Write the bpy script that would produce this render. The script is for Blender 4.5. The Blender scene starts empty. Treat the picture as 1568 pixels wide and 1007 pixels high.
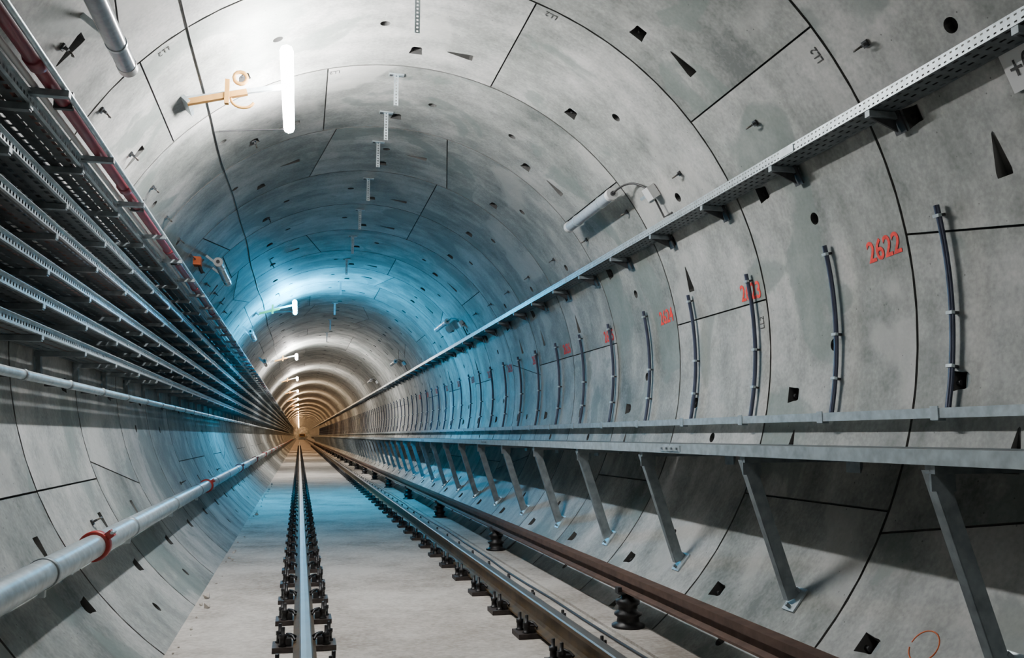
import bpy, math, random
from mathutils import Vector, Matrix
from mathutils.geometry import delaunay_2d_cdt
random.seed(4)
R=2.65; W=1.646; Y0=4.366
CAM=(-.861,0.0,-.718)
def Yi(i): return Y0+W*i
def rad(d): return math.radians(d)
def wall(deg,r=R,y=0.0): return Vector((r*math.cos(rad(deg)),y,r*math.sin(rad(deg))))
COL=bpy.context.scene.collection

# ------------------------------------------------------------------ materials
def newmat(name):
    m=bpy.data.materials.new(name); m.use_nodes=True
    nt=m.node_tree; b=nt.nodes['Principled BSDF']
    return m,nt,b
def N(nt,t,**k):
    n=nt.nodes.new(t)
    for a,v in k.items(): setattr(n,a,v)
    return n
def simple(name,col,rough=.5,metal=0.,var=.18,scale=12.,bump=.0,spec=None):
    m,nt,b=newmat(name)
    g=N(nt,'ShaderNodeNewGeometry')
    no=N(nt,'ShaderNodeTexNoise'); no.inputs['Scale'].default_value=scale; no.inputs['Detail'].default_value=3
    nt.links.new(g.outputs['Position'],no.inputs['Vector'])
    cr=N(nt,'ShaderNodeValToRGB')
    c0=[max(0,c*(1-var)) for c in col]; c1=[min(1,c*(1+var)) for c in col]
    cr.color_ramp.elements[0].position=.3; cr.color_ramp.elements[1].position=.7
    cr.color_ramp.elements[0].color=(*c0,1); cr.color_ramp.elements[1].color=(*c1,1)
    nt.links.new(no.outputs['Fac'],cr.inputs['Fac']); nt.links.new(cr.outputs['Color'],b.inputs['Base Color'])
    b.inputs['Roughness'].default_value=rough; b.inputs['Metallic'].default_value=metal
    if bump>0:
        bp=N(nt,'ShaderNodeBump'); bp.inputs['Strength'].default_value=bump; bp.inputs['Distance'].default_value=.01
        nt.links.new(no.outputs['Fac'],bp.inputs['Height']); nt.links.new(bp.outputs['Normal'],b.inputs['Normal'])
    return m
def emis(name,col,s):
    m,nt,b=newmat(name)
    b.inputs['Base Color'].default_value=(.9,.9,.9,1)
    b.inputs['Emission Color'].default_value=(*col,1); b.inputs['Emission Strength'].default_value=s
    return m

def concrete_lining():
    m,nt,b=newmat('lining_concrete'); L=nt.links.new
    g=N(nt,'ShaderNodeNewGeometry')
    oi=N(nt,'ShaderNodeObjectInfo')
    at=N(nt,'ShaderNodeAttribute',attribute_name='seg')
    ad=N(nt,'ShaderNodeMath',operation='MULTIPLY_ADD'); L(oi.outputs['Random'],ad.inputs[0]); ad.inputs[1].default_value=57.3; L(at.outputs['Fac'],ad.inputs[2])
    wn=N(nt,'ShaderNodeTexWhiteNoise',noise_dimensions='1D'); L(ad.outputs[0],wn.inputs['W'])
    sc=N(nt,'ShaderNodeVectorMath',operation='MULTIPLY_ADD'); L(wn.outputs['Color'],sc.inputs[0]); sc.inputs[1].default_value=(9,9,9); L(g.outputs['Position'],sc.inputs[2])
    n1=N(nt,'ShaderNodeTexNoise'); n1.inputs['Scale'].default_value=1.5; n1.inputs['Detail'].default_value=6; n1.inputs['Roughness'].default_value=.66; L(sc.outputs[0],n1.inputs['Vector'])
    mp=N(nt,'ShaderNodeMapping'); mp.inputs['Scale'].default_value=(.7,5,.7); L(sc.outputs[0],mp.inputs['Vector'])
    n2=N(nt,'ShaderNodeTexNoise'); n2.inputs['Scale'].default_value=1.2; n2.inputs['Detail'].default_value=3; L(mp.outputs[0],n2.inputs['Vector'])
    n3=N(nt,'ShaderNodeTexNoise'); n3.inputs['Scale'].default_value=38; n3.inputs['Detail'].default_value=3; L(g.outputs['Position'],n3.inputs['Vector'])
    a=N(nt,'ShaderNodeMath',operation='MULTIPLY'); L(n1.outputs['Fac'],a.inputs[0]); a.inputs[1].default_value=.62
    c=N(nt,'ShaderNodeMath',operation='MULTIPLY_ADD'); L(n2.outputs['Fac'],c.inputs[0]); c.inputs[1].default_value=.20; L(a.outputs[0],c.inputs[2])
    d=N(nt,'ShaderNodeMath',operation='MULTIPLY_ADD'); L(n3.outputs['Fac'],d.inputs[0]); d.inputs[1].default_value=.18; L(c.outputs[0],d.inputs[2])
    e=N(nt,'ShaderNodeMath',operation='MULTIPLY_ADD'); L(wn.outputs['Value'],e.inputs[0]); e.inputs[1].default_value=.09; L(d.outputs[0],e.inputs[2])
    cr=N(nt,'ShaderNodeValToRGB'); el=cr.color_ramp.elements
    el[0].position=.40; el[0].color=(.115,.125,.117,1)
    el[1].position=.70; el[1].color=(.50,.50,.485,1)
    x=el.new(.53); x.color=(.255,.266,.252,1)
    L(e.outputs[0],cr.inputs['Fac'])
    n4=N(nt,'ShaderNodeTexNoise'); n4.inputs['Scale'].default_value=.9; n4.inputs['Detail'].default_value=5; n4.inputs['Distortion'].default_value=.6
    o4=N(nt,'ShaderNodeVectorMath',operation='ADD'); L(sc.outputs[0],o4.inputs[0]); o4.inputs[1].default_value=(31,7,13); L(o4.outputs[0],n4.inputs['Vector'])
    r4=N(nt,'ShaderNodeValToRGB'); r4.color_ramp.elements[0].position=.575; r4.color_ramp.elements[1].position=.60
    r4.color_ramp.elements[0].color=(0,0,0,1); r4.color_ramp.elements[1].color=(.6,.6,.6,1); L(n4.outputs['Fac'],r4.inputs['Fac'])
    mx=N(nt,'ShaderNodeMixRGB',blend_type='MIX'); L(r4.outputs['Color'],mx.inputs['Fac']); L(cr.outputs['Color'],mx.inputs[1]); mx.inputs[2].default_value=(.15,.185,.17,1)
    r5=N(nt,'ShaderNodeValToRGB'); r5.color_ramp.elements[0].position=.35; r5.color_ramp.elements[1].position=.40
    r5.color_ramp.elements[0].color=(.55,.55,.55,1); r5.color_ramp.elements[1].color=(0,0,0,1); L(n4.outputs['Fac'],r5.inputs['Fac'])
    my=N(nt,'ShaderNodeMixRGB',blend_type='MIX'); L(r5.outputs['Color'],my.inputs['Fac']); L(mx.outputs[0],my.inputs[1]); my.inputs[2].default_value=(.45,.45,.43,1)
    vo=N(nt,'ShaderNodeTexVoronoi'); vo.inputs['Scale'].default_value=11; L(g.outputs['Position'],vo.inputs['Vector'])
    rv=N(nt,'ShaderNodeValToRGB'); rv.color_ramp.elements[0].position=.04; rv.color_ramp.elements[1].position=.07
    rv.color_ramp.elements[0].color=(.4,.4,.4,1); rv.color_ramp.elements[1].color=(1,1,1,1); L(vo.outputs['Distance'],rv.inputs['Fac'])
    mu=N(nt,'ShaderNodeMixRGB',blend_type='MULTIPLY'); mu.inputs['Fac'].default_value=1; L(my.outputs[0],mu.inputs[1]); L(rv.outputs['Color'],mu.inputs[2])
    L(mu.outputs[0],b.inputs['Base Color'])
    b.inputs['Roughness'].default_value=.60
    return m
def concrete_floor():
    m,nt,b=newmat('slab_concrete'); L=nt.links.new
    g=N(nt,'ShaderNodeNewGeometry')
    n1=N(nt,'ShaderNodeTexNoise'); n1.inputs['Scale'].default_value=1.1; n1.inputs['Detail'].default_value=6; n1.inputs['Roughness'].default_value=.68; L(g.outputs['Position'],n1.inputs['Vector'])
    n3=N(nt,'ShaderNodeTexNoise'); n3.inputs['Scale'].default_value=30; n3.inputs['Detail'].default_value=4; L(g.outputs['Position'],n3.inputs['Vector'])
    a=N(nt,'ShaderNodeMath',operation='MULTIPLY'); L(n1.outputs['Fac'],a.inputs[0]); a.inputs[1].default_value=.7
    c=N(nt,'ShaderNodeMath',operation='MULTIPLY_ADD'); L(n3.outputs['Fac'],c.inputs[0]); c.inputs[1].default_value=.3; L(a.outputs[0],c.inputs[2])
    cr=N(nt,'ShaderNodeValToRGB'); el=cr.color_ramp.elements
    el[0].position=.36; el[0].color=(.27,.235,.20,1); el[1].position=.60; el[1].color=(.60,.565,.52,1)
    L(c.outputs[0],cr.inputs['Fac']); L(cr.outputs['Color'],b.inputs['Base Color'])
    b.inputs['Roughness'].default_value=.8
    bp=N(nt,'ShaderNodeBump'); bp.inputs['Strength'].default_value=.5; bp.inputs['Distance'].default_value=.01
    L(n3.outputs['Fac'],bp.inputs['Height']); L(bp.outputs['Normal'],b.inputs['Normal'])
    return m
M_LIN=concrete_lining(); M_FLR=concrete_floor()
M_JNT=simple('joint_gasket',(.012,.012,.012),.9)
M_PITSHADE=simple('pocket_shade_concrete',(.075,.075,.073),.85,scale=8)  # lining concrete darkened: shade inside the pockets is painted into the colour
M_RECSHADE=simple('recess_shade_concrete',(.13,.13,.125),.85,scale=8)  # milder dark concrete, recess shade put into the colour of wedges and joint sides
M_GALV=simple('galvanised_steel',(.48,.55,.58),.38,.5,.2,18)
M_GALVD=simple('galvanised_dull',(.24,.28,.30),.5,.4,.25,14)
M_UNDERSHADE=simple('underside_shade_steel',(.13,.15,.16),.5,.4,.25,14)  # galvanised steel coloured dark to paint in the shade on undersides
M_DARK=simple('dark_steel',(.045,.047,.05),.5,.3,.3,20)
M_RAIL=simple('rail_side_steel',(.09,.055,.022),.5,.4,.35,9,.2)
M_RTOP=simple('rail_running_surface',(.22,.22,.215),.45,.8,.1,6)
M_RUST=simple('conductor_rail_rust',(.12,.072,.054),.6,.4,.3,10,.2)
M_CLIP=simple('fastener_black',(.014,.013,.014),.45,.3,.3,25)
M_PLATE=simple('baseplate_steel',(.05,.04,.037),.6,.4,.4,20)
M_RED=simple('red_pipe_paint',(.22,.03,.045),.4,.0,.2,10)
M_CLRED=simple('coupling_red',(.36,.025,.02),.4,.0,.2,15)
M_CABLE=simple('cable_sheath_black',(.02,.02,.022),.5)
M_CABR=simple('cable_sheath_brown',(.16,.06,.045),.5)
M_COND=simple('conduit_slate',(.05,.06,.10),.3,.3,.2,10)
M_WHITE=simple('white_plastic',(.65,.66,.66),.4,0,.06,8)
M_DIFF=simple('lamp_diffuser_unlit',(.36,.41,.46),.18,0,.1,30)
M_YEL=simple('tan_clamp_paint',(.38,.19,.04),.5,0,.15,15)
M_ORG=simple('orange_plastic',(.70,.13,.02),.45,0,.1,15)
M_REDINK=simple('red_spray_paint',(.80,.04,.03),.7,0,.25,30)
M_INK=simple('pencil_mark',(.05,.05,.05),.8)
M_BRASS=simple('hook_steel',(.10,.09,.08),.5,.5)

# ------------------------------------------------------------------ mesh builder
class MB:
    def __init__(s): s.v=[];s.f=[];s.m=[];s.mats=[];s.sm=[]
    def mi(s,mat):
        if mat not in s.mats: s.mats.append(mat)
        return s.mats.index(mat)
    def add(s,vs,fs,mat,smooth=False):
        o=len(s.v); s.v+= [tuple(v) for v in vs]; k=s.mi(mat)
        for f in fs: s.f.append([o+i for i in f]); s.m.append(k); s.sm.append(smooth)
    def box(s,c,size,mat,mx=None,bev=0):
        hx,hy,hz=[a/2 for a in size]
        vs=[Vector((x,y,z)) for x in(-hx,hx) for y in(-hy,hy) for z in(-hz,hz)]
        if mx is not None: vs=[mx@v for v in vs]
        vs=[v+Vector(c) for v in vs]
        s.add(vs,[(0,1,3,2),(4,6,7,5),(0,4,5,1),(2,3,7,6),(0,2,6,4),(1,5,7,3)],mat)
    def bar(s,p,q,w,h,mat,up=(0,0,1)):
        p=Vector(p);q=Vector(q);d=(q-p);L=d.length;d.normalize();u=Vector(up)
        x=d.cross(u); 
        if x.length<1e-4: x=d.cross(Vector((1,0,0)))
        x.normalize(); z=x.cross(d)
        mx=Matrix((x,d,z)).transposed()
        s.box((p+q)/2,(w,L,h),mat,mx)
    def tube(s,pts,r,mat,n=10,caps=True,smooth=True):
        pts=[Vector(p) for p in pts]; rings=[]; prev=None
        for i,p in enumerate(pts):
            a=pts[max(i-1,0)];b=pts[min(i+1,len(pts)-1)];d=(b-a).normalized()
            if prev is None:
                x=d.cross(Vector((0,0,1)))
                if x.length<.05:x=d.cross(Vector((1,0,0)))
            else: x=prev-d*prev.dot(d)
            x.normalize();prev=x;y=d.cross(x)
            rings.append([p+(x*math.cos(2*math.pi*k/n)+y*math.sin(2*math.pi*k/n))*r for k in range(n)])
        vs=[v for rg in rings for v in rg];fs=[]
        for i in range(len(pts)-1):
            for k in range(n):
                fs.append((i*n+k,i*n+(k+1)%n,(i+1)*n+(k+1)%n,(i+1)*n+k))
        s.add(vs,fs,mat,smooth)
        if caps:
            s.add(rings[0],[tuple(range(n))[::-1]],mat); s.add(rings[-1],[tuple(range(n))],mat)
    def lathe(s,c,prof,mat,n=20,axis='z'):
        vs=[];fs=[]
        for (r,h) in prof:
            for k in range(n):
                a=2*math.pi*k/n
                p=Vector((r*math.cos(a),r*math.sin(a),h))
                if axis=='y': p=Vector((p.x,p.z,p.y))
                vs.append(p+Vector(c))
        m=len(prof)
        for i in range(m-1):
            for k in range(n): fs.append((i*n+k,i*n+(k+1)%n,(i+1)*n+(k+1)%n,(i+1)*n+k))
        fs.append(tuple(range(n))[::-1]); fs.append(tuple((m-1)*n+k for k in range(n)))
        s.add(vs,fs,mat,True)
    def extr(s,prof,y0,y1,mat,topmat=None,topz=None,step=None):
        n=len(prof); ys=[y0,y1]
        vs=[(x,y,z) for y in ys for x,z in prof]
        for k in range(n):
            k2=(k+1)%n; mt=mat
            if topmat and prof[k][1]>=topz and prof[k2][1]>=topz: mt=topmat
            s.add([vs[k],vs[k2],vs[n+k2],vs[n+k]],[(0,1,2,3)],mt)
        s.add(vs[:n],[tuple(range(n))[::-1]],mat); s.add(vs[n:],[tuple(range(n))],mat)
    def perf(s,o,U,V,nu,nv,su,sv,mat):
        o=Vector(o);U=Vector(U)/nu;V=Vector(V)/nv
        for i in range(nu):
            for j in range(nv):
                a=o+U*i+V*j
                P=[a,a+U,a+U+V,a+V]
                c0,c1=(1-su)/2,(1+su)/2; d0,d1=(1-sv)/2,(1+sv)/2
                Q=[a+U*c0+V*d0,a+U*c1+V*d0,a+U*c1+V*d1,a+U*c0+V*d1]
                s.add(P+Q,[(0,1,5,4),(1,2,6,5),(2,3,7,6),(3,0,4,7)],mat)
    def obj(s,name,parent=None,array=None,loc=None):
        me=bpy.data.meshes.new(name); me.from_pydata(s.v,[],s.f)
        for m in s.mats: me.materials.append(m)
        me.polygons.foreach_set('material_index',s.m); me.polygons.foreach_set('use_smooth',s.sm); me.update()
        o=bpy.data.objects.new(name,me); COL.objects.link(o)
        if parent: o.parent=parent
        if loc: o.location=loc
        if array:
            n,dy=array; md=o.modifiers.new('run','ARRAY'); md.count=n; md.use_relative_offset=False; md.use_constant_offset=True; md.constant_offset_displace=(0,dy,0)
        return o
def empty(name,loc=(0,0,0)):
    e=bpy.data.objects.new(name,None); COL.objects.link(e); e.location=loc; e.empty_display_size=.2; return e

# ------------------------------------------------------------------ tunnel lining ring
CELL=360/11.0
def build_ring():
    A0,A1=-27.0,333.0; G=.009; GJ=.0065
    polys=[]
    def U(a): return rad(a)*R
    def pit(cu,cv,shape): return [(cu+a,cv+b) for a,b in shape]
    joints=[(0,3.2,-3.0),(CELL,-3.2,3.0)]+[(CELL*(3+2*k),0,0) for k in range(4)]
    for a,d0,d1 in joints:
        polys.append(([(U(a+d0)-GJ,-.02),(U(a+d0)+GJ,-.02),(U(a+d1)+GJ,W+.02),(U(a+d1)-GJ,W+.02)],'joint',None))
    def arc(cx,cy,r,a0,a1,n): return [(cx+r*math.cos(rad(a0+(a1-a0)*i/n)),cy+r*math.sin(rad(a0+(a1-a0)*i/n))) for i in range(n+1)]
    for k in range(11):
        a=CELL*(k+.5)
        if a>A1: a-=360
        sh=[(-.060,.050),(-.048,-.03)]+arc(0,-.055,.048,190,350,8)+[(.048,-.03),(.060,.050)]
        polys.append((pit(U(a),.80*W,sh)[::-1],'tri',(U(a),.80*W)))
    def hole(a,v,r=.043):
        if a>A1: a-=360
        polys.append(([(U(a)+r*math.cos(2*math.pi*i/16),v+r*math.sin(2*math.pi*i/16)) for i in range(16)],'round',None))
    hole(CELL/2,.45*W)
    for k in range(5):
        c=CELL*(2+2*k)
        hole(c-9.5,.5*W); hole(c+9.5,.5*W)
    for k in range(6):
        a=[0,CELL,CELL*3,CELL*5,CELL*7,CELL*9][k]
        v=(.52 if k<2 else .74)*W
        u0=U(a+5.6)
        polys.append(([(u0,v-.050),(u0+.03,v-.052),(u0+.23,v-.010),(u0+.24,v),(u0+.23,v+.010),(u0+.03,v+.052),(u0,v+.050)],'wedge',(u0,v)))
    verts=[];edges=[]
    for P,_,_ in polys:
        o=len(verts); verts+=[Vector(p) for p in P]; n=len(P); edges+=[(o+i,o+(i+1)%n) for i in range(n)]
    u0,u1=U(A0),U(A1); nu=120; vb=[G,W*.25,W*.5,W*.75,W-G]
    o=len(verts)
    for i in range(nu+1):
        for v in vb: verts.append(Vector((u0+(u1-u0)*i/nu,v)))
    nb=len(vb)
    for i in range(nu): edges+=[(o+i*nb,o+(i+1)*nb),(o+i*nb+nb-1,o+(i+1)*nb+nb-1)]
    edges+=[(o,o+nb-1),(o+nu*nb,o+nu*nb+nb-1)]
    V2,E2,F2,_,_,_=delaunay_2d_cdt(verts,edges,[],0,1e-5)
    def inside(p,P):
        c=False;n=len(P);j=n-1
        for i in range(n):
            if (P[i][1]>p[1])!=(P[j][1]>p[1]) and p[0]<(P[j][0]-P[i][0])*(p[1]-P[i][1])/(P[j][1]-P[i][1])+P[i][0]: c=not c
            j=i
        return c
    bbs=[(min(q[0] for q in P),max(q[0] for q in P),P) for P,_,_ in polys]
    def to3(u,v,r): 
        a=u/R; return Vector((r*math.cos(a),v,r*math.sin(a)))
    mb=MB(); keep=[];segs=[]
    ang=sorted([0,CELL]+[CELL*(3+2*k) for k in range(4)])
    for f in F2:
        cx=sum(V2[i][0] for i in f)/len(f); cy=sum(V2[i][1] for i in f)/len(f)
        if cy<G or cy>W-G or cx<u0 or cx>u1: continue
        if any(b0<cx<b1 and inside((cx,cy),P) for b0,b1,P in bbs): continue
        keep.append(tuple(f))
        t=(cy/W-.5)*2; a=math.degrees(cx/R)
        js=[-3*t,CELL+3*t]+ang[2:]
        sgi=sum(1 for q in js if a>q); segs.append(float(sgi%6)+.5)
    vs=[to3(v[0],v[1],R) for v in V2]
    mb.add(vs,keep,M_LIN,True)
    nseg=len(keep)
    for P,kind,dat in polys:
        n=len(P)
        if kind=='joint':
            Q=[(p[0],min(max(p[1],0),W)) for p in P]
            mb.add([to3(*q,R) for q in Q]+[to3(*q,R+.03) for q in Q],[(i,(i+1)%n,n+(i+1)%n,n+i) for i in range(n)],M_RECSHADE)
            mb.add([to3(*q,R+.022) for q in Q],[tuple(range(n))],M_JNT)
        else:
            def dep(p):
                if kind=='round': return .06
                if kind=='tri': t=(p[1]-(dat[1]-.10))/.15; return .002+.10*max(0,min(1,t))**1.5
                t=1-(p[0]-dat[0])/.24; return .002+.075*t
            mb.add([to3(*q,R) for q in P]+[to3(*q,R+dep(q)) for q in P],[(i,(i+1)%n,n+(i+1)%n,n+i) for i in range(n)],M_PITSHADE if kind!='wedge' else M_RECSHADE)
            if kind=='tri':
                lob=[q for q in P if q[1]<=dat[1]-.029]; far=[q for q in P if q[1]>dat[1]-.029]
                mb.add([to3(*q,R+dep(q)) for q in lob],[tuple(range(len(lob)))],M_LIN)
                ends=sorted([q for q in P if abs(q[1]-(dat[1]-.03))<.001],key=lambda q:q[0]); ff=sorted(far,key=lambda q:q[0])
                quad=[ends[0],ends[-1],ff[-1],ff[0]]
                mb.add([to3(*q,R+dep(q)) for q in quad],[(0,1,2,3)],M_PITSHADE)  # deep end painted dark as shade, shallow lobe keeps the lining colour
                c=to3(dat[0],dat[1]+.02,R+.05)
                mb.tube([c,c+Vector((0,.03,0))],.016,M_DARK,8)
            else: mb.add([to3(*q,R+dep(q)) for q in P],[tuple(range(n))],M_RECSHADE if kind=='wedge' else M_PITSHADE)
    m=72
    for (ya,yb,r0,r1) in ((G,G,R,R+.03),(W-G,W-G,R,R+.03)):
        vs=[];fs=[]
        for i in range(m):
            a=2*math.pi*i/m; vs+=[(r0*math.cos(a),ya,r0*math.sin(a)),(r1*math.cos(a),yb,r1*math.sin(a))]
        fs=[(2*i,2*((i+1)%m),2*((i+1)%m)+1,2*i+1) for i in range(m)]
        mb.add(vs,fs,M_RECSHADE)
    vs=[];r=R+.022
    for i in range(m):
        a=2*math.pi*i/m; vs+=[(r*math.cos(a),-G,r*math.sin(a)),(r*math.cos(a),G,r*math.sin(a))]
    mb.add(vs,[(2*i,2*((i+1)%m),2*((i+1)%m)+1,2*i+1) for i in range(m)],M_JNT)
    vs=[];r=R+.13
    for i in range(m):
        a=2*math.pi*i/m; vs+=[(r*math.cos(a),0,r*math.sin(a)),(r*math.cos(a),W,r*math.sin(a))]
    mb.add(vs,[(2*i,2*((i+1)%m),2*((i+1)%m)+1,2*i+1) for i in range(m)],M_JNT)
    me=bpy.data.meshes.new('segment_ring'); me.from_pydata(mb.v,[],mb.f)
    for q in mb.mats: me.materials.append(q)
    me.polygons.foreach_set('material_index',mb.m); me.polygons.foreach_set('use_smooth',mb.sm)
    at=me.attributes.new('seg','FLOAT','FACE'); at.data.foreach_set('value',segs+[.5]*(len(mb.f)-nseg))
    me.update(); return me
ring=build_ring()
lining=empty('wall_tunnel_lining')
KEY={-1:-25.5,0:105.4,1:-91,2:170.8,3:72.6,4:138.1}
seq=[105.4,-91,170.8,72.6,138.1,-25.5]
NR0,NR1=-8,190
for n in range(NR0,NR1):
    o=bpy.data.objects.new('segment_ring_%d'%(n-NR0+1),ring); COL.objects.link(o)
    k=KEY.get(n, seq[n%6] if n<6 else 7.2+CELL*random.randrange(11))
    o.location=(0,Yi(n),0); o.rotation_euler=(0,-rad(k),0); o.parent=lining
YEW=Yi(NR1); YSW=Yi(NR0)
mb=MB(); m=48
mb.add([(R*math.cos(2*math.pi*i/m),YEW-.02,R*math.sin(2*math.pi*i/m)) for i in range(m)],[tuple(range(m))],M_LIN); mb.obj('wall_back')
mb=MB()
mb.add([((R+.1)*math.cos(2*math.pi*i/m),YSW+.02,(R+.1)*math.sin(2*math.pi*i/m)) for i in range(m)],[tuple(range(m))],M_LIN); mb.obj('wall_front')
YE=YEW-.15; YS=YSW+.15

# ------------------------------------------------------------------ floor
FZ=-2.08
mb=MB()
hw=math.sqrt(R*R-FZ*FZ)+.02
mb.extr([(-hw,FZ),(-hw,FZ-.2),(hw,FZ-.2),(hw,FZ-.012),(1.36,FZ-.012),(1.36,FZ-.05),(1.31,FZ-.05),(1.31,FZ)],YSW,YEW,M_FLR)
mb.obj('floor')
mb=MB()
for i in range(60):
    y=random.uniform(4,26); x=-1.58+random.uniform(-.02,.05); s=random.uniform(.006,.022) if random.random()<.9 else .04
    mx=Matrix.Rotation(random.random()*3,3,'Z')@Matrix.Rotation(random.random()*3,3,'X')
    vs=[mx@Vector((a*s*random.uniform(.6,1.2),b*s*random.uniform(.6,1.3),c*s*random.uniform(.5,1))) for a,b,c in((1,0,0),(-1,0,0),(0,1,0),(0,-1,0),(0,0,1),(0,0,-1))]
    mb.add([v+Vector((x,y,FZ+s*.35)) for v in vs],[(0,2,4),(2,1,4),(1,3,4),(3,0,4),(2,0,5),(1,2,5),(3,1,5),(0,3,5)],M_FLR)
mb.obj('concrete_rubble')

# ------------------------------------------------------------------ rails
RT=-1.87
def railprof(cx):
    b=FZ+.035; t=RT
    h=[(-.070,b),(-.070,b+.012),(-.02,b+.03),(-.009,b+.05),(-.009,t-.045),(-.034,t-.035),(-.036,t-.008),(-.028,t-.001),(0,t)]
    p=h+[(-x,z) for x,z in h[-2::-1]]
    return [(cx+x,z) for x,z in p]
RX=(-.79,.815)
for x in RX:
    mb=MB(); mb.extr(railprof(x),YS,YE,M_RAIL,M_RTOP,RT-.009); mb.obj('running_rail')
mb=MB()
for x in RX:
    mb.box((x,0,FZ+.0175),(.40,.20,.033),M_PLATE)
    for s in(-1,1):
        mb.box((x+s*.105,0,FZ+.055),(.05,.13,.05),M_CLIP)
        for dy in(-.055,.055):
            c=(x+s*(.155 if dy>0 else .135),dy,FZ+.03)
            mb.lathe(c,[(.030,0),(.030,.012),(.022,.014),(.022,.05),(.026,.052),(.026,.075),(.012,.077),(.012,.12),(.008,.123)],M_CLIP,8)
        pts=[(x+s*.06,-.05,FZ+.065),(x+s*.075,-.02,FZ+.085),(x+s*.11,.0,FZ+.095),(x+s*.085,.03,FZ+.085),(x+s*.055,.05,FZ+.065)]
        mb.tube(pts,.010,M_CLIP,6)
mb.obj('rail_fastener_row',array=(150,.82),loc=(0,-4.68,0))

mb=MB(); tx=1.50; tb=-1.84
prof=[(-.05,tb),(-.05,tb+.014),(-.012,tb+.028),(-.012,tb+.07),(-.045,tb+.08),(-.045,tb+.125),(.045,tb+.125),(.045,tb+.08),(.012,tb+.07),(.012,tb+.028),(.05,tb+.014),(.05,tb)]
mb.extr([(tx+a,b) for a,b in prof],YS,YE,M_RUST)
mb.extr([(tx+a,b) for a,b in [(.05,tb+.035),(.05,tb+.045),(.11,tb+.045),(.11,tb+.035)]],YS,YE,M_RUST)
mb.obj('conductor_rail')
mb=MB()
mb.lathe((tx,0,FZ-.012),[(.12,0),(.12,.018),(.085,.03),(.078,.07),(.10,.085),(.10,.10),(.07,.115),(.07,.15),(.088,.165),(.088,.19),(.05,.205),(.05,.238)],M_CLIP,24)
mb.box((tx,0,FZ+.230),(.16,.08,.016),M_DARK)
for s in(-1,1): mb.box((tx+s*.07,0,FZ+.252),(.03,.06,.04),M_DARK)
mb.obj('conductor_rail_insulator_row',array=(34,4.4),loc=(0,6.15-8.8,0))
mb=MB(); pts=[(1.225+.015*math.sin(i*.7)+.01*math.sin(i*1.9),-4+i*.8,FZ+.012) for i in range(70)]
mb.tube(pts,.010,M_CABLE,6); mb.obj('bond_cable')

# ------------------------------------------------------------------ right walkway
DX=1.70; DT=-.775
mb=MB()
mod=6.4
mb.extr([(DX,DT),(DX,DT-.065),(DX+.008,DT-.065),(DX+.008,DT-.008),(DX+.06,DT-.008),(DX+.06,DT)],0,mod-.006,M_GALV)
mb.extr([(DX-.008,DT-.012),(DX-.008,DT-.052),(DX,DT-.052),(DX,DT-.012)],mod-.18,mod+.16,M_GALV)
for k in range(4): mb.tube([(DX-.008,mod-.14+k*.085,DT-.032),(DX-.02,mod-.14+k*.085,DT-.032)],.009,M_GALVD,6)
for k in range(4):
    mb.box(((DX+.06+2.53)/2,mod/8+k*mod/4,DT-.022),(2.53-DX-.06,mod/4-.008,.03),M_UNDERSHADE)  # deck plates coloured dark, painting in the shade under the walkway
mb.box((2.5,mod/2,DT-.03),(.05,mod,.05),M_UNDERSHADE)
mb.obj('walkway_deck',array=(40,mod),loc=(0,-7.0,0))
mb=MB()
ft=wall(-39.6); ft=(ft.x-.015,0,ft.z+.01); top=(1.755,0,DT-.075)
def chan(mb,p,q,w,d,mat):
    p=Vector(p);q=Vector(q);mb.bar(p,q,d,.008,mat,up=(0,1,0))
    dr=(q-p).normalized(); x=dr.cross(Vector((0,1,0))).normalized()
    for s in(-1,1):
        off=x*(s*d/2)
        mb.bar(p+off+Vector((0,w/2,0)),q+off+Vector((0,w/2,0)),.008,w,mat,up=(0,1,0))
chan(mb,ft,top,.05,.07,M_GALVD)
mb.box((2.12,0,DT-.072),(.80,.06,.06),M_GALVD)
nrm=-wall(-39.6).normalized(); tan=Vector((0,1,0)).cross(nrm)
mxp=Matrix((tan,Vector((0,1,0)),nrm)).transposed()
mb.box(wall(-39.6,R-.008),(.16,.12,.012),M_GALV,mxp)
for s in(-1,1):
    c=wall(-39.6,R-.012)+tan*s*.055; mb.tube([c,c+nrm*.03],.012,M_GALVD,6)
mb.box((1.78,0,DT-.12),(.12,.012,.11),M_GALVD)
mb.box((2.48,0,DT-.1),(.02,.14,.14),M_GALVD)
mb.obj('walkway_support_bracket_row',array=(108,1.605),loc=(0,4.79-1.605*7,0))
mb=MB(); c=wall(-13.5,2.555)
mb.extr([(c.x-.022,c.z-.027),(c.x-.022,c.z+.027),(c.x+.022,c.z+.027),(c.x+.022,c.z-.027)],YS,YE,M_GALV)
mb.obj('wall_rail')
mb=MB()
mb.box((c.x+.05,0,c.z-.01),(.08,.05,.03),M_GALV); mb.box((c.x-.026,0,c.z),(.006,.06,.075),M_GALV); mb.box((c.x,0,c.z-.035),(.05,.05,.012),M_GALVD)
mb.obj('wall_rail_clip_row',array=(150,1.07),loc=(0,Yi(-.2)-1.07*6+.0,0))
mb=MB()
rr=2.61
mb.tube([wall(12.3-26*i/16,rr) for i in range(17)],.0165,M_COND,10)
for a in(11.0,-1.0,-7.5):
    p=wall(a,rr); nn=-p.normalized(); tt=Vector((0,1,0)).cross(nn); mx=Matrix((tt,Vector((0,1,0)),nn)).transposed()
    mb.box(wall(a,rr-.010),(.018,.046,.022),M_GALV,mx)
    mb.box(wall(a,rr+.018),(.016,.026,.036),M_DARK,mx)
mb.obj('curved_conduit_row',array=(150,1.07),loc=(0,Yi(-.2)-1.07*5,0))

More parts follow.
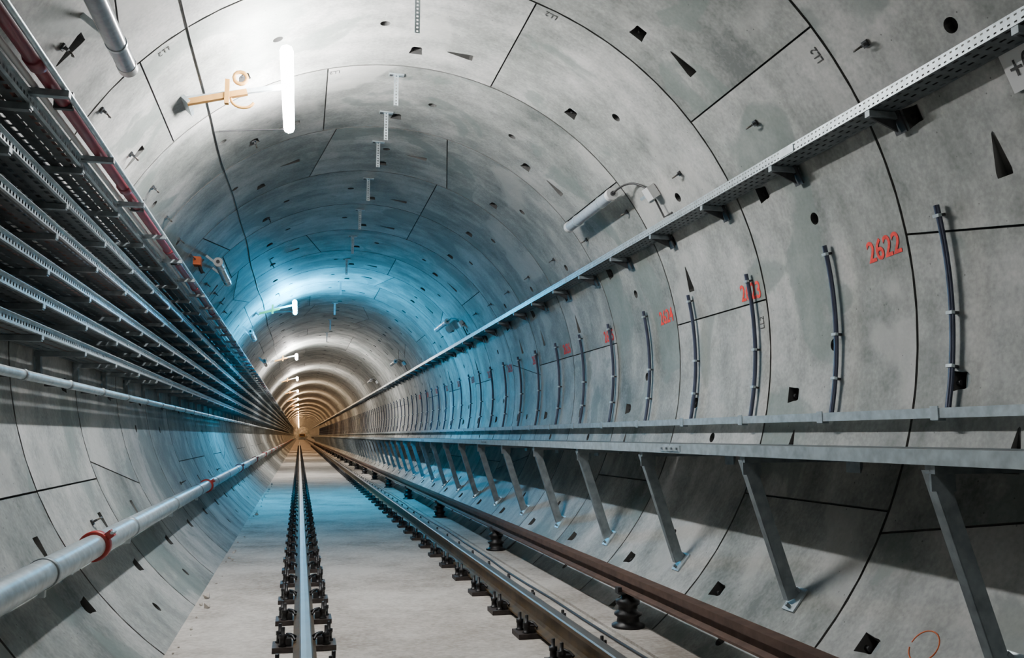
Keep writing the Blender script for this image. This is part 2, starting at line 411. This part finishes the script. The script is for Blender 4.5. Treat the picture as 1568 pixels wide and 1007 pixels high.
# upper right tray
TX0,TX1,TZ=2.20,2.38,1.105
mb=MB(); ml=5.0
mb.perf((TX0,0,TZ),(0,ml,0),(0,0,.032),125,1,.42,.30,M_GALV)
mb.perf((TX0,0,TZ+.032),(0,ml,0),(0,0,.033),125,1,.42,.30,M_GALV)
mb.perf((TX0,0,TZ),(0,ml,0),(TX1-TX0,0,0),60,4,.45,.30,M_UNDERSHADE)  # tray underside with its shade painted into the steel colour
mb.perf((TX0,0,TZ+.065),(0,ml,0),(.022,0,0),100,1,.6,.45,M_GALV)
mb.box((TX1,ml/2,TZ+.03),(.003,ml,.06),M_UNDERSHADE)
mb.box((TX0-.004,ml-.05,TZ+.03),(.005,.16,.05),M_GALV)
for x in(2.24,2.29,2.34): mb.tube([(x,0,TZ+.02),(x,ml,TZ+.02)],.020,M_CABLE,6)
mb.obj('perforated_cable_tray',array=(50,ml),loc=(0,-5,0))
mb=MB()
mb.box((2.305,0,TZ-.022),(.21,.04,.036),M_GALVD)
mb.box((2.395,0,TZ-.05),(.012,.09,.15),M_DARK,Matrix.Rotation(rad(-24),3,'Y'))
mb.add([(2.22,.0,TZ-.04),(2.38,.0,TZ-.04),(2.40,.0,TZ-.11),(2.22,.012,TZ-.04),(2.38,.012,TZ-.04),(2.40,.012,TZ-.11)],[(0,1,2),(5,4,3),(0,2,5,3),(0,3,4,1)],M_DARK)
mb.obj('tray_wall_bracket_row',array=(150,1.05),loc=(0,Yi(-.15)-1.05*7,0))

# ------------------------------------------------------------------ left cable trays (following the wall)
SL=[1.21,.982,.823,.657,.516,.393]
RF=2.335
TR=[]
for s in SL:
    a=1+s*s; b=2*(.861-.718*s); c=.861**2+.718**2-RF*RF
    t=(-b+math.sqrt(b*b-4*a*c))/(2*a); TR.append((-.861-t,-.718+s*t))
def wx(z): return -math.sqrt(R*R-z*z)
for i,(lx,z) in enumerate(TR):
    mb=MB(); ml=6.0; xb=max(wx(z+.05),wx(z))+.035; wd=lx-xb
    mb.perf((lx,0,z-.0),(0,ml,0),(0,0,.055),120,1,.5,.36,M_GALV)
    mb.box((lx+.006,ml/2,z+.056),(.018,ml,.003),M_GALV); mb.box((lx+.006,ml/2,z-.001),(.018,ml,.003),M_GALV)
    mb.perf((lx,0,z),(0,ml,0),(xb-lx,0,0),60,4,.62,.34,M_UNDERSHADE)  # darker base than the front lip: underside shade put into the colour
    mb.box((xb,ml/2,z+.028),(.003,ml,.056),M_UNDERSHADE)
    ns=2 if i!=0 else 3
    for s in range(ns):
        cr=random.choice((.014,.018,.024)); x=lx-.06-s*.075
        mb.tube([(x,0,z+.004+cr),(x+.01,ml*.5,z+.004+cr),(x,ml,z+.004+cr)],cr,(M_CABR if (i+s)%3==0 else M_CABLE),6)
    mb.obj('perforated_cable_tray',array=(40,ml),loc=(0,-6+.3*i,0))
s=1.394; a=1+s*s; b=2*(.861-.718*s); c=.861**2+.718**2-2.30**2; t=(-b+math.sqrt(b*b-4*a*c))/(2*a); RPX,RPZ=-.861-t,-.718+s*t
mb=MB()
for lx,z in TR:
    xw=wx(z-.02)+.005
    mb.box(((lx+.01+xw)/2,0,z-.020),(lx+.01-xw,.04,.034),M_GALVD)
    mb.box((lx+.012,0,z-.012),(.006,.045,.03),M_GALV)
zz=[-.34+.12*k for k in range(13)]
for k in range(len(zz)-1):
    mb.bar((wx(zz[k])+.03,0,zz[k]),(wx(zz[k+1])+.03,0,zz[k+1]),.045,.03,M_GALVD,up=(1,0,0))
zc=RPZ-.058; mb.box(((RPX+.09+wx(zc))/2+.003,0,zc),(RPX+.09-wx(zc)-.006,.04,.032),M_GALVD)
mb.obj('cable_tray_bracket_row',array=(150,1.05),loc=(0,-5.0,0))
mb=MB(); mb.tube([(RPX,YS,RPZ),(RPX,YE,RPZ)],.038,M_RED,14)
mb.obj('red_fire_pipe')
mb=MB()
mb.lathe((0,0,0),[(.044,-.05),(.047,-.045),(.047,.045),(.044,.05)],M_RED,14,'y')
mb.box((0,.5,0),(.09,.03,.09),M_DARK)
mb.obj('red_fire_pipe_coupling_row',array=(80,2.1),loc=(RPX,-4.2,RPZ))
for x,r,mt in((.065,.015,M_GALV),(-.07,.016,M_WHITE),(-.13,.016,M_GALV)):
    mb=MB(); mb.tube([(RPX+x,YS,zc+.016+r),(RPX+x,YE,zc+.016+r)],r,mt,8); mb.obj('steel_conduit')
px,pz=-2.44,-.363; mb=MB(); mb.tube([(px,YS,pz),(px,YE,pz)],.030,M_GALV,12); mb.obj('wall_conduit_pipe')
mb=MB(); mb.lathe((px,0,pz),[(.036,-.02),(.036,.02)],M_GALVD,12,'y'); mb.box((px-.09,0,pz),(.12,.035,.03),M_DARK)
mb.obj('wall_conduit_clip_row',array=(160,1.05),loc=(0,-4.9,0))

# big drainage pipe low left
px,pz=-2.03,-1.372
mb=MB(); mb.tube([(px,YS,pz),(px,YE,pz)],.070,M_GALV,24); mb.obj('drainage_pipe')
mb=MB()
wn=Vector((px,0,pz)).normalized()
mb.lathe((px,0,pz),[(.075,-.022),(.075,.022)],M_GALVD,24,'y')
mb.bar(Vector((px,0,pz))+wn*.07,wn*(R-.01),.04,.05,M_GALVD,up=(0,1,0))
q=wn*(R-.012); mb.bar(q+Vector((0,-.09,0)),q+Vector((0,.09,0)),.05,.012,M_GALV,up=tuple(wn))
mb.bar(Vector((px,0,pz-.07)),Vector((px,0,pz-.11)),.03,.03,M_GALV,up=(0,1,0))
mb.obj('pipe_support_row',array=(80,2.16),loc=(0,Yi(1.5)-2.16*5,0))
mb=MB()
mb.lathe((px,0,pz),[(.078,-.04),(.09,-.035),(.09,.035),(.078,.04)],M_CLRED,24,'y')
for s in(-1,1): mb.box((px+s*.075,0,pz+s*.06),(.06,.06,.045),M_CLRED,Matrix.Rotation(rad(-38),3,'Y'))
for s in(-1,1): mb.tube([(px+s*.1,-.05,pz+s*.08),(px+s*.1,.05,pz+s*.08)],.010,M_GALV,6)
mb.obj('red_pipe_coupling_row',array=(26,6.5),loc=(0,5.76-6.5,0))

mb=MB()
pts=[]
y=YS
while y<70:
    pts.append(wall(129.6+.35*math.sin(y*.9)+.15*math.sin(y*2.3),R-.008,y)); y+=.4
mb.tube(pts,.0055,M_CABLE,6); mb.obj('antenna_cable')

def hookmesh():
    mb=MB()
    mb.box((0,0,-.008),(.04,.04,.012),M_DARK)
    mb.tube([(0,0,-.01),(0,0,-.05),(0,.02,-.065),(0,.04,-.065),(0,.05,-.05)],.007,M_BRASS,6)
    mb.box((.0,-.015,-.035),(.016,.024,.024),M_DARK)
    return mb
def place_on_wall(o,deg,y,r=R):
    n=wall(deg).normalized(); t=Vector((0,1,0)).cross(n)
    m=Matrix((t,Vector((0,1,0)),n)).transposed().to_4x4(); m.translation=wall(deg,r,y); o.matrix_world=m
hm=None
for deg,i0,st,cnt in((33.6,-.17,.76,14),(146.5,.46,.6,12),(121.5,.77,2,5),(-149.7,1.53,3,3)):
    for k in range(cnt):
        if hm is None: o=hookmesh().obj('wall_hook'); hm=o.data
        else: o=bpy.data.objects.new('wall_hook',hm); COL.objects.link(o)
        place_on_wall(o,deg+random.uniform(-.6,.6),Yi(i0+st*k))
hg=None
for k,idx in enumerate((1.2,2.12,2.72,3.3,4.2,5.2,6.3,7.5,9.,11.,13.,15.)):
    if hg is None:
        mb=MB(); mb.box((0,0,-.004),(.14,.06,.008),M_GALV); mb.box((-.05,0,.0),(.03,.03,.03),M_DARK)
        mb.perf((-.018,0,-.30),(0,0,.30),(.036,0,0),10,1,.45,.4,M_GALV)
        mb.box((-.019,.008,-.15),(.003,.02,.30),M_GALV); mb.box((.019,.008,-.15),(.003,.02,.30),M_GALV)
        o=mb.obj('slotted_hanger_strip'); hg=o.data
    else: o=bpy.data.objects.new('slotted_hanger_strip',hg); COL.objects.link(o)
    o.location=wall(91.5,R-.003,Yi(idx))

# ------------------------------------------------------------------ lamps
def lamp(y,color,power,full=True,clamp=True):
    root=empty('fluorescent_lamp',(0,y,0))
    c=wall(116.6,2.30)
    em=emis('lamp_tube_glow',color,power)
    mb=MB(); mb.tube([c+Vector((0,-.85,0)),c+Vector((0,.80,0))],.048,em,8)
    mb.obj('tube',root)
    mb=MB()
    mb.tube([c+Vector((0,.80,0)),c+Vector((0,.84,0))],.030,M_WHITE,12)
    mb.obj('end_cap',root)
    if full:
        mb=MB()
        w=wall(133.5,R-.02)
        a=c+Vector((-.03,-.05,.05))
        mb.bar(w+Vector((0,-.1,0)),a,.035,.035,M_GALV)
        mb.box(w,(.10,.30,.03),M_GALV,Matrix.Rotation(rad(43),3,'Y'))
        mid=w.lerp(a,.42)
        mb.bar(w+Vector((.02,-.12,-.03)),w.lerp(a,.62)+Vector((0,-.07,-.02)),.05,.045,M_YEL)
        mb.bar(mid+Vector((0,-.1,.10)),mid+Vector((0,-.1,-.10)),.045,.035,M_YEL)
        if clamp:
            mb.tube([w.lerp(a,.55)+Vector((.05*math.cos(t),-.09,.10+.05*math.sin(t))) for t in [rad(i*30) for i in range(13)]],.016,M_YEL,6)
            mb.tube([mid+Vector((.12+.09*math.cos(t),-.1,-.05+.07*math.sin(t))) for t in [rad(180+i*18) for i in range(10)]],.012,M_YEL,6)
        mb.bar(c+Vector((0,-.5,.055)),c+Vector((0,.5,.055)),.03,.012,M_GALV)
        pts=[c+Vector((0,.84,0)),c+Vector((-.12,1.0,.05)),wall(125,2.55,1.05),wall(129,R-.02,1.0)]
        mb.tube(pts,.007,M_CABLE,6)
        mb.obj('bracket',root)
LAMPS=[(-5.2,(1,.98,.95),.85),(7.1,(1,.985,.97),1.05),(19.4,(.02,.48,.90),2.0),(31.7,(1,.96,.92),1.5),(44,(1,.90,.80),1.2),(56.3,(1,.76,.54),1.1),(68.6,(1,.66,.40),1.0),(81,(1,.60,.33),.9)]
y=93.3
while y<YE: LAMPS.append((y,(1,.56,.27),.8)); y+=12.3
for i,(y,c,p) in enumerate(LAMPS): lamp(y,c,330*p,i<9,i<2)

def unlit(deg,y,r,length,name='emergency_light_fitting',tail=None):
    root=empty(name,(0,y,0)); c=wall(deg,r)
    mb=MB()
    mb.tube([c+Vector((0,-length/2,0)),c+Vector((0,length/2,0))],.055,M_DIFF,20)
    for s in(-1,1):
        mb.tube([c+Vector((0,s*length/2,0)),c+Vector((0,s*(length/2+.07),0))],.058,M_WHITE,20)
        mb.tube([c+Vector((0,s*(length/2+.07),0)),c+Vector((0,s*(length/2+.10),0))],.022,M_DARK,10)
    mb.obj('housing',root)
    mb=MB(); n=c.normalized()
    for s in(-.3,.3):
        mb.tube([c+Vector((0,s*length-.012,0)),c+Vector((0,s*length+.012,0))],.060,M_GALV,16)
        mb.bar(c+n*.055+Vector((0,s*length,0)),n*R+Vector((0,s*length,0)),.03,.03,M_GALV,up=(0,1,0))
    mb.bar(c+n*.05+Vector((0,-length*.45,0)),c+n*.05+Vector((0,length*.45,0)),.07,.02,M_WHITE,up=tuple(n))
    mb.obj('mount',root)
    if tail:
        mb=MB()
        e=c+Vector((0,-length/2-.1,0)); j=wall(tail[0],R-.05,tail[1])
        mid=e.lerp(j,.5)+Vector((-.02,-.05,.16))
        pts=[e]+[ (e*(1-t)**2+mid*2*t*(1-t)+j*t*t) for t in [i/9 for i in range(1,10)]]
        mb.tube(pts,.010,M_CABLE,8)
        nj=wall(tail[0]).normalized(); tj=Vector((0,1,0)).cross(nj); mx=Matrix((tj,Vector((0,1,0)),nj)).transposed()
        mb.box(j,(.12,.12,.08),M_WHITE,mx); mb.box(j+Vector((0,.12,0)),(.03,.2,.03),M_GALV,mx)
        mb.tube([j+tj*.07,j+tj*.25-nj*.02,wall(28.5,R-.02,tail[1]-.1)],.010,M_CABLE,8)
        mb.obj('supply_cable_and_box',root)
for y in(4.62,12.2,19.8,27.4): unlit(142.6,y,2.42,1.42)
for y in(8.27,17.8,27.5,37): unlit(38.5,y,2.50,1.25,tail=(34,-1.15))
mb=MB(); p=wall(146.5,R-.08,11.2); mb.box(p,(.09,.16,.10),M_ORG); mb.tube([p,p+Vector((.05,.1,-.12))],.02,M_DARK,8); mb.obj('orange_junction_box')

# ------------------------------------------------------------------ painted markings
def wtext(body,deg,y,size,mat,name,sx=.8,rot=0,r=R-.004,off=.0):
    cu=bpy.data.curves.new(name,'FONT'); cu.body=body; cu.size=size; cu.align_x='CENTER'; cu.align_y='CENTER'; cu.offset=off; cu.extrude=.0008
    cu.materials.append(mat); o=bpy.data.objects.new(name,cu); COL.objects.link(o)
    n=-wall(deg).normalized(); X=Vector((0,-1,0)); Yv=n.cross(X)
    m=Matrix((X,Yv,n)).transposed().to_4x4()@Matrix.Rotation(rad(rot),4,'Z')@Matrix.Diagonal((sx,1,1,1)); m.translation=wall(deg,r,y); o.matrix_world=m
    return o
for k in range(14):
    wtext(str(2622+k),9.3+random.uniform(-.3,.3),Yi(.13+k),.185,M_REDINK,'ring_number_marking',sx=.86,rot=random.uniform(-2,3),off=.003)
for d,i in((69.5,.985+.06),(36.5,.06),(104,2.06),(134,1.06),(3.5,1.06)):
    wtext('LL2',d,Yi(i),.085,M_INK,'segment_pencil_mark',rot=90)
mb=MB(); n=-wall(24.4).normalized(); X=Vector((0,-1,0)); Yv=n.cross(X); mx=Matrix((X,Yv,n)).transposed()
root=empty('chainage_sign'); sy=Yi(-.69); mb.box(wall(22.8,R-.02,sy),(.26,.20,.006),M_WHITE,mx); mb.obj('plate',root)
t=wtext('+0',22.8,sy+.03,.17,M_INK,'plate_text',r=R-.026); t.parent=root
mb=MB(); cdeg,cy=-40.0,Yi(-.42)
pts=[wall(cdeg+math.degrees(.085*math.sin(a)/R),R-.001,cy+.085*math.cos(a)) for a in [2*math.pi*i/24*0.95 for i in range(25)]]
mb.tube(pts,.004,M_ORG,4); mb.obj('orange_chalk_circle')

root=empty('works_locomotive',(0,262,0))
mb=MB()
mb.box((0,0,-1.35),(1.9,5,.9),M_GALVD); mb.box((0,-1.2,-.6),(1.7,2,.9),M_YEL); mb.box((0,-2.21,-.5),(1.3,.03,.4),M_DARK)
for s in(-1,1):
    mb.tube([(s*.6,-2.5,-1.3),(s*.6,-2.56,-1.3)],.12,M_WHITE,12)
    for yy in(-1.6,1.6): mb.tube([(s*.75,yy,-1.62),(s*.87,yy,-1.62)],.25,M_DARK,16)
mb.obj('body',root)

# ------------------------------------------------------------------ world, camera
w=bpy.data.worlds.new('dim_ambient'); bpy.context.scene.world=w; w.use_nodes=True
w.node_tree.nodes['Background'].inputs[0].default_value=(.6,.7,.8,1); w.node_tree.nodes['Background'].inputs[1].default_value=.05
cd=bpy.data.cameras.new('camera'); cd.sensor_width=36; cd.lens=1332.6/1568*36; cd.clip_end=600; cd.clip_start=.02
co=bpy.data.objects.new('camera',cd); COL.objects.link(co); co.location=CAM; co.rotation_euler=(math.pi/2+.1220,0,-.2382)
bpy.context.scene.camera=co
